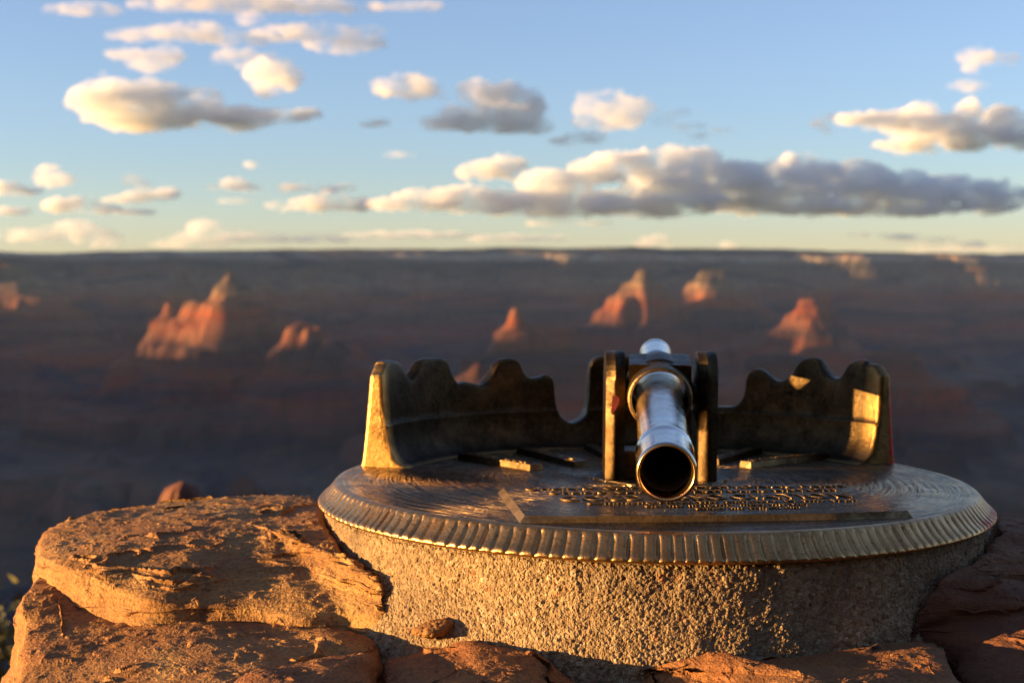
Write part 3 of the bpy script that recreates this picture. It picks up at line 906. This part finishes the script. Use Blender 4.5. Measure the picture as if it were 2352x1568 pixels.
def height(X, Y):
    wx = X + 420 * fbm(X / 1700, Y / 1700, 1.1, 4) + 130 * fbm(X / 330, Y / 330, 8.1, 3); wy = Y + 420 * fbm(X / 1700 + 40, Y / 1700, 2.2, 4)
    # floor platform with ridges
    rd = ridged(wx / 3100, wy / 3100, 6, .52)
    h = -1040 + 520 * np.clip(rd, -.3, 1) + 60 * fbm(X / 500, Y / 500, .5, 4)
    # summits
    for px, py, D, sp, ln in PEAKS:
        p_ = at_y(px, py, D)
        d = np.sqrt((wx - p_[0] - (420 * fbm(np.array(p_[0] / 1700), np.array(p_[1] / 1700), 1.1, 4))) ** 2 +
                    (wy - p_[1] - (420 * fbm(np.array(p_[0] / 1700 + 40), np.array(p_[1] / 1700), 2.2, 4))) ** 2)
        top = p_[2]
        slope = 1.0 / ln
        prof_ = top - 430 * (1 - np.exp(-(np.maximum(d - 30, 0) / (sp * .88)) ** 1.05)) - 640 * (1 - np.exp(-d / 1900.)) 
        h = np.maximum(h, prof_ + 34 * fbm(X / 160, Y / 160, 4.4, 3) * smooth(0, 150, d) - 120 * np.clip(ridged(X / 620 + 9, Y / 620, 4) * -1 + .4, -.4, 1) * smooth(60, 500, d))
    h = terrace(h, [-1200, -1000, -880, -700, -560, -420, -300, -200, -110, -30, 60, 160, 260, 400], .9)
    # far rim: wall line running left-near to right-far, so that it faces away from the low sun
    line = 13300 + .50 * X + 1900 * fbm(X / 2300, Y * 0, 7.7, 4) + 650 * fbm(X / 700, Y / 2600, 3.7, 4)
    rim_top = 272 + 10 * fbm(X / 2500, 0 * X, 9.9, 3)
    az = X / np.maximum(Y, 1)
    ys_ = np.interp(1176 + az * F, [-400, 0, 180, 240, 500, 900, 1500, 1650, 1800, 2100, 2352, 2800], [582, 580, 579, 577, 577, 571.5, 570.5, 573, 575, 581, 583, 585])
    v_ = (784 - ys_) / F
    rim_top = CAM[2] + (v_ * math.cos(PITCH) - math.sin(PITCH)) / (math.cos(PITCH) + v_ * math.sin(PITCH)) * Y + 26 * fbm(X / 520, Y / 2000, 9.9, 5)
    wall = -1000 + (rim_top + 1000) * smooth(-3600, 0, Y - line) ** 1.15
    wall = terrace(wall, [-1100, -900, -700, -540, -400, -260, -120, 0, 110, 190, 230, 330], .9)
    wall = np.minimum(wall, rim_top)
    h = np.maximum(h, wall)
    h = np.where(Y - line > 0, np.minimum(h, rim_top), h)
    # near side: slopes falling away from the viewpoint
    near = -60 - 900 * smooth(0, 1900, Y - 60) + 40 * fbm(X / 220, Y / 220, 6.6, 4)
    wn = smooth(2800, 1500, Y)
    h = h * (1 - wn) + np.minimum(h, near) * wn
    h = np.where(Y < 1500, near, h)
    # left promontory
    return h

nu_, nv_ = 760, 620
az = np.tan(np.concatenate([np.linspace(R(-66), R(-31), 80)[:-1], np.linspace(R(-31), R(31), 601), np.linspace(R(31), R(66), 80)[1:]]))
nu_ = len(az)
dist = np.exp(np.linspace(math.log(60), math.log(17500), nv_))
# finer where the wall stands
A, Dd = np.meshgrid(az, dist, indexing='ij')
X = A * Dd; Y = Dd
Hh = height(X, Y)
V = np.stack([X, Y, Hh], -1)
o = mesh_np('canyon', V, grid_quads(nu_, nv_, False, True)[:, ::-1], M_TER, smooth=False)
tag(o, kind='structure')

# unseen mesa added to the west, its crest shaped to shade the gorge
def mesa():
    nx, ny = 120, 420
    xs = np.linspace(-9500, -5600, nx); ys = np.linspace(900, 12500, ny)
    X, Y = np.meshgrid(xs, ys, indexing='ij')
    top = np.interp(Y, [900, 2500, 2900, 3200, 3600, 4500, 4850, 5500, 6120, 6300, 7650, 7900, 8000, 8450, 8620, 9500, 12500],
                    [30, 40, -85, -85, 40, 65, -95, -130, -130, 30, 25, -25, -25, -25, 220, 400, 440]) + 12 * fbm(Y / 420, 0 * Y, 3.3, 4)
    m = smooth(-9500, -8600, X) * smooth(-5600, -6500, X) * smooth(900, 1500, Y)
    Z = -1050 + (top + 1050) * m ** .6
    return np.stack([X, Y, Z], -1), grid_quads(nx, ny, False, True)[:, ::-1]
o = mesh_np('shade_mesa', *mesa(), M_TER, smooth=False)
tag(o, kind='structure')

# ground of the near rim round the wall, and an unseen hill added behind the viewer
M_SOIL = mat_plain('rim_soil', (.16, .10, .07), .95, 3, .4, 0, .02, 12)
xs = np.concatenate([-np.geomspace(30000, 1.2, 80), np.linspace(-1.1, 1.1, 40), np.geomspace(1.2, 30000, 80)])
ys = np.concatenate([-np.geomspace(1500, 1.2, 90), np.linspace(-1.1, 1.4, 40), np.array([1.6, 1.9, 2.3, 2.8, 3.4, 4.1, 5, 6.5, 9, 13, 20, 32, 50, 64])])
X, Y = np.meshgrid(xs, ys, indexing='ij')
Z = -1.2 + .06 * fbm(X * .9, Y * .9, 0., 4) - np.where(Y > 1.6, (Y - 1.6) * 1.0, 0) + .02 * X * 0
edge_ = -5.0 - .55 * np.abs(np.minimum(X, 0)) - .10 * np.maximum(X, 0)
dh = np.maximum(edge_ - Y, 0)
Z = Z + (1 - np.exp(-dh / 7.)) * 14.0 * (1 + .30 * fbm(X / 2.2, Y / 2.2, 1., 4)) * (dh > 0)  # added hill, raised to block sky light and keep the bronze dark
M_SOIL = mat_plain('rim_soil', (.03, .028, .018), .95, 3, .5, 0, .02, 12)
o = mesh_np('ground', np.stack([X, Y, Z], -1), grid_quads(len(xs), len(ys)), M_SOIL)
tag(o, kind='structure')

# leafy shrub far below on the left edge
def shrub(name, c, size, nleaf, seed, col):
    r_ = random.Random(seed)
    root = empty(name, c)
    bm = bmesh.new()
    stems = []
    for k in range(9):
        a = r_.uniform(0, 2 * math.pi); sp = r_.uniform(.15, .5) * size
        tip = Vector((math.cos(a) * sp, math.sin(a) * sp, size * r_.uniform(.7, 1.1)))
        base = Vector((r_.uniform(-.02, .02), r_.uniform(-.02, .02), 0))
        prev = None
        for s in range(7):
            f = s / 6; p_ = base.lerp(tip, f) + Vector((0, 0, .06 * size * math.sin(f * 3)))
            rad_ = .008 * (1 - f * .7)
            ring = [bm.verts.new(p_ + Vector((math.cos(q) * rad_, math.sin(q) * rad_, 0))) for q in (0, 2.1, 4.2)]
            if prev:
                for i in range(3): bm.faces.new((prev[i], prev[(i + 1) % 3], ring[(i + 1) % 3], ring[i]))
            prev = ring
        stems.append((base, tip))
    bm_obj('stem', bm, mat_plain(name + '_bark', (.10, .07, .05)), root)
    lv = []
    for k in range(nleaf):
        b, tp_ = r_.choice(stems); f = r_.uniform(.25, 1.05)
        c0 = b.lerp(tp_, f) + Vector([r_.gauss(0, .07 * size) for _ in range(3)])
        d1 = Vector([r_.uniform(-1, 1) for _ in range(3)]).normalized(); d2 = d1.cross(Vector([r_.uniform(-1, 1) for _ in range(3)])).normalized()
        ln = r_.uniform(.012, .026); wd = ln * .35
        lv += [c0 - d1 * ln, c0 + d2 * wd, c0 + d1 * ln, c0 - d2 * wd]
    nq = len(lv) // 4
    t = NT(name + '_leaf'); P_ = t.coord('Object')
    t.bsdf(t.mix(t.noise(P_, 14, 3), tuple(x * .6 for x in col), tuple(x * 1.5 for x in col)), .6)
    mesh_np('foliage', [tuple(v) for v in lv], np.arange(nq * 4).reshape(-1, 4), t.m, root, smooth=False)
    return root
p = at_y(-30, 1500, 2.4)
sh = shrub('shrub', (p[0], p[1], p[2] - .42), .50, 2500, 4, (.12, .11, .03))
tag(sh, 'blurred yellow green shrub at the lower left edge beside the boulder', 'shrub')

# ================================================================== AIR
bm = bmesh.new()
x0, x1, y0, y1, z0, z1 = -40500, 40500, -1600, 18600, -1290, 420
bmesh.ops.create_cube(bm, size=1, matrix=Matrix.Translation(((x0 + x1) / 2, (y0 + y1) / 2, (z0 + z1) / 2)) @ Matrix.Diagonal((x1 - x0, y1 - y0, z1 - z0, 1)))
t = NT('haze_air')
vol = t.n('ShaderNodeVolumePrincipled')
vol.inputs['Color'].default_value = (.40, .60, 1.0, 1)
vol.inputs['Density'].default_value = 0.85e-5
vol.inputs['Anisotropy'].default_value = .1
t.l(vol.outputs[0], t.out.inputs['Volume'])
hz = bm_obj('haze', bm, t.m); tag(hz, kind='stuff')

# ================================================================== CLOUDS
def mat_cloud(name='cloud_vapour', dens=.0095):
    t = NT(name)
    v = t.n('ShaderNodeVolumeScatter')
    v.inputs['Color'].default_value = (.72, .69, .77, 1); v.inputs['Anisotropy'].default_value = .0
    P = t.n('ShaderNodeNewGeometry').outputs['Position']
    mp = t.n('ShaderNodeMapping'); mp.inputs['Scale'].default_value = (1, 1, 1.7); t.l(P, mp.inputs['Vector'])
    n = t.noise(mp.outputs[0], .0017, 6, .62)
    t.l(t.mapr(n, .41, .66, 0., dens), v.inputs['Density'])
    t.l(v.outputs[0], t.out.inputs['Volume'])
    return t.m
M_CLOUD = mat_cloud()
ctex = bpy.data.textures.new('cloud_billow', 'CLOUDS'); ctex.noise_scale = 420; ctex.noise_depth = 4
ctex2 = bpy.data.textures.new('cloud_wisps', 'CLOUDS'); ctex2.noise_scale = 150; ctex2.noise_depth = 3
M_CLOUD.cycles.volume_step_rate = .5
M_THIN = mat_cloud('thin_vapour', .0036); M_THIN.cycles.volume_step_rate = .5
CL = [
 ('long cumulus cloud high at the left with a bright left end', 26000, [(205,235,45,38),(250,225,50,42),(300,245,70,45),(350,215,45,30),(385,235,65,38),(450,235,60,32),(330,275,110,26),(470,265,90,28),(560,270,90,24),(640,268,70,18),(700,262,40,14),(550,294,50,9)]),
 ('bright rounded cloud puff just above the long left cloud', 27000, [(600,170,38,28),(640,175,45,32),(625,198,38,20)]),
 ('soft pink cloud left of the bright rounded puff', 28000, [(300,125,55,14),(350,138,60,24),(390,128,40,18)]),
 ('grey cloud wisp touching the top of the bright rounded puff', 29000, [(540,130,55,16),(600,142,70,14)]),
 ('broad thin grey cloud near the top, left of centre', 29000, [(330,80,80,14),(440,75,100,20),(560,90,90,16),(700,75,120,18),(790,100,100,22),(840,72,60,12)]),
 ('thin cloud streak along the top edge of the sky', 30000, [(200,22,90,14),(420,8,120,16),(560,12,130,18),(700,12,120,18),(820,18,70,12)]),
 ('pink tuft of cloud under the top streak', 30000, [(575,44,30,14)]),
 ('dark wisp of cloud right of the top streak', 30000, [(930,14,80,10)]),
 ('small oval cloud with a grey base left of the dark central cloud', 27000, [(900,205,42,18),(950,200,50,26),(990,212,38,16)]),
 ('dark grey cloud high in the centre with a jagged top', 27000, [(1095,212,45,26),(1150,225,60,32),(1190,250,60,34),(1060,265,60,18),(1010,282,50,14),(1120,282,110,20),(1230,290,45,16),(1215,225,35,18)]),
 ('tiny dark cloud left of the dark central cloud', 28000, [(845,286,24,8),(875,283,24,8)]),
 ('round cloud right of the dark central cloud with a pale top', 27000, [(1360,248,45,28),(1400,240,50,28),(1440,255,50,30),(1400,280,80,20),(1480,245,30,14)]),
 ('small peach cloud under the round cloud', 28000, [(1300,325,38,12),(1345,315,45,14)]),
 ('ragged dark wisps right of the round cloud', 28500, [(1540,258,45,11),(1520,280,40,9),(1575,290,48,9),(1600,312,30,8),(1660,300,30,6)]),
 ('billowing cloud high at the right edge', 26500, [(1960,275,45,14),(2010,280,50,20),(2060,285,45,24),(2110,275,50,34),(2150,300,70,38),(2225,262,32,32),(2230,310,110,30),(2310,285,60,34),(2120,335,110,16),(2340,320,60,28)]),
 ('ragged wisp at the left tip of the right edge cloud', 28000, [(1880,285,22,10),(1915,268,26,12),(1900,300,14,10)]),
 ('pink cloud scrap alone near the right edge of the sky', 29000, [(2245,130,42,17),(2230,155,22,14),(2300,138,36,15)]),
 ('smaller pink cloud scrap below the first near the right edge', 29000, [(2225,199,46,12)]),
 ('long heavy cloud bank stretching to the right edge above the rim', 31000, [(900,470,60,12),(980,460,80,22),(1060,455,80,28),(1140,465,100,28),(1235,425,50,34),(1290,430,70,34),(1350,395,50,28),(1400,385,60,34),(1480,385,60,34),(1560,372,55,32),(1610,375,50,36),(1550,420,110,46),(1300,470,160,28),(1500,465,180,32),(1700,425,110,52),(1830,420,110,52),(1960,420,110,50),(2080,440,110,46),(2180,445,110,44),(2280,455,90,38),(1800,470,200,26),(2050,482,200,16)]),
 ('peach cloud resting on the left shoulder of the long bank', 30000, [(1080,396,35,14),(1120,390,45,22),(1165,385,42,24),(1185,400,36,14)]),
 ('low peach cloud trailing left of the long bank', 31500, [(660,474,50,12),(720,468,60,15),(770,458,38,20),(810,470,50,14)]),
 ('small cloud with dark base left of the low peach cloud', 32000, [(510,432,35,8),(540,425,36,13),(575,434,30,8)]),
 ('thin dark cloud sliver under the small dark based cloud', 32000, [(545,463,44,6)]),
 ('flat dark cloud streak above the low peach cloud', 32000, [(680,430,44,9),(740,434,50,8),(790,430,30,7)]),
 ('bright little tower of cloud at the far left', 31000, [(110,408,30,22),(122,395,22,18),(140,412,30,14)]),
 ('peach cloud pair right of the little tower', 31500, [(305,418,32,15),(330,430,30,10)]),
 ('low peach cloud drifting under the cloud pair', 32500, [(290,458,55,8),(340,450,50,12),(385,444,32,13)]),
 ('grey cloud at the left edge beside the little tower', 32500, [(10,432,40,12),(60,440,40,9)]),
 ('flat cloud low at the left edge with a humped right side', 33000, [(20,485,50,9),(130,472,36,16),(180,470,45,16),(230,480,50,10),(310,487,55,7)]),
 ('pale wide cloud on the horizon at the left edge', 35000, [(60,540,80,12),(130,535,60,14),(175,520,45,16),(220,545,60,18)]),
 ('cream heap of cloud on the horizon left of centre', 35000, [(390,560,50,10),(430,545,40,14),(470,525,45,18),(500,545,55,22),(560,545,50,14)]),
 ('thin peach streak under the long bank', 33000, [(1270,512,60,7),(1360,512,50,6)]),
 ('tiny cream puff on the rim right of centre', 35500, [(1480,560,24,14),(1515,555,28,16)]),
 ('very small cream puff on the rim right of the tiny one', 35500, [(1675,565,22,8)]),
 ('long faint pink streak low at the right', 34000, [(1990,540,50,5),(2080,545,70,8),(2150,555,60,10),(2220,562,50,9)]),
 ('tiny isolated peach puff in the clear sky at the left', 33000, [(576,379,14,7)]),
 ('long faint veil of cloud over the rim under the left of the bank', 36000, [(700,548,160,9),(950,540,160,8),(1180,548,120,8)]),
 ('faint cream veil touching the rim at the far right', 36000, [(2150,575,90,5),(2300,572,80,6)]),
 ('faint short streak in the clear sky above the long bank', 32000, [(905,355,26,6),(935,356,22,5)]),
]
def build_cloud(label, D, blobs, k):
    r_ = random.Random(100 + k)
    bm = bmesh.new()
    s = D / F
    c = at_y(np.mean([b[0] for b in blobs]), np.mean([b[1] for b in blobs]), D)
    x_0 = min(b[0] for b in blobs)
    for (px, py, rx, ry) in blobs:
        sub = [(px, py, rx, ry, 0)]
        nb = max(3, int(rx / 6))
        for q in range(nb):
            a = r_.uniform(0, 2 * math.pi); f = r_.uniform(.55, .95)
            sub.append((px + math.cos(a) * rx * f, py - abs(math.sin(a)) * ry * f * (1 if r_.random() < .8 else -.6), ry * r_.uniform(.2, .65), ry * r_.uniform(.18, .5), r_.uniform(-.8, .8)))
        for (x, y, a, b, dz) in sub:
            Db = D + .45 * (x - x_0) * s
            p_ = at_y(x, y, Db) - c
            m = Matrix.Translation((p_[0], p_[1] + dz * ry * s, p_[2])) @ Matrix.Diagonal((a * s * 1.12, b * s * 1.5 + a * s * .25, b * s * 1.16, 1))
            bmesh.ops.create_icosphere(bm, subdivisions=3, radius=1, matrix=m)
    o = bm_obj('cloud', bm, M_THIN if any(q in label for q in ('pale', 'faint', 'thin', 'cream', 'soft', 'wisp', 'tuft', 'scrap')) else M_CLOUD, None, smooth=True)
    o.location = c
    mn = min(min(b[3] for b in blobs), 20)
    rm = o.modifiers.new('union', 'REMESH'); rm.mode = 'VOXEL'; rm.voxel_size = max(18, mn * s * .28); rm.use_smooth_shade = True
    dp = o.modifiers.new('billow', 'DISPLACE'); dp.texture = ctex; dp.strength = min(380, mn * s * 1.9); dp.mid_level = .5; dp.texture_coords = 'GLOBAL'
    d2 = o.modifiers.new('wisps', 'DISPLACE'); d2.texture = ctex2; d2.strength = min(220, mn * s * 1.25); d2.mid_level = .5; d2.texture_coords = 'GLOBAL'
    tag(o, label, 'cloud', 'clouds over the canyon')
for k, (lab, D, bl) in enumerate(CL):
    build_cloud(lab, D, bl, k)

# ================================================================== LIGHT
SUN_AZ = R(10.8); SUN_EL = R(2.35)
sd = Vector((-math.cos(SUN_AZ) * math.cos(SUN_EL), -math.sin(SUN_AZ) * math.cos(SUN_EL), math.sin(SUN_EL)))
sl = bpy.data.lights.new('sun', 'SUN'); sl.energy = 5.0; sl.angle = R(.5); sl.color = (1.0, .59, .22)
so = bpy.data.objects.new('sun', sl); link(so)
so.rotation_euler = sd.to_track_quat('Z', 'Y').to_euler()
w = bpy.data.worlds.new('World'); sc.world = w; w.use_nodes = True
nt_ = w.node_tree; nt_.nodes.clear()
sky = nt_.nodes.new('ShaderNodeTexSky'); sky.sky_type = 'NISHITA'; sky.sun_disc = False
sky.sun_elevation = SUN_EL
sky.sun_rotation = math.atan2(sd.x, sd.y)
sky.altitude = 2100; sky.air_density = 1.0; sky.dust_density = .7; sky.ozone_density = 2.6
bg = nt_.nodes.new('ShaderNodeBackground'); bg.inputs[1].default_value = .13
wo = nt_.nodes.new('ShaderNodeOutputWorld')
hs = nt_.nodes.new('ShaderNodeHueSaturation'); hs.inputs['Saturation'].default_value = .84
mxs = nt_.nodes.new('ShaderNodeMix'); mxs.data_type = 'RGBA'; mxs.blend_type = 'MULTIPLY'; mxs.inputs[0].default_value = 1.0
mxs.inputs[7].default_value = (1.09, .965, 1.03, 1)
nt_.links.new(sky.outputs[0], hs.inputs['Color']); nt_.links.new(hs.outputs[0], mxs.inputs[6]); nt_.links.new(mxs.outputs[2], bg.inputs[0]); nt_.links.new(bg.outputs[0], wo.inputs[0])
sc.view_settings.view_transform = 'Standard'; sc.view_settings.look = 'None'
sc.view_settings.exposure = 1.95; sc.view_settings.gamma = 1.0
sc.cycles.max_bounces = 10; sc.cycles.volume_bounces = 5; sc.cycles.transparent_max_bounces = 16
sc.cycles.volume_max_steps = 64
sc.cycles.use_denoising = True
sc.cycles.caustics_reflective = True
sc.cycles.sample_clamp_indirect = 6
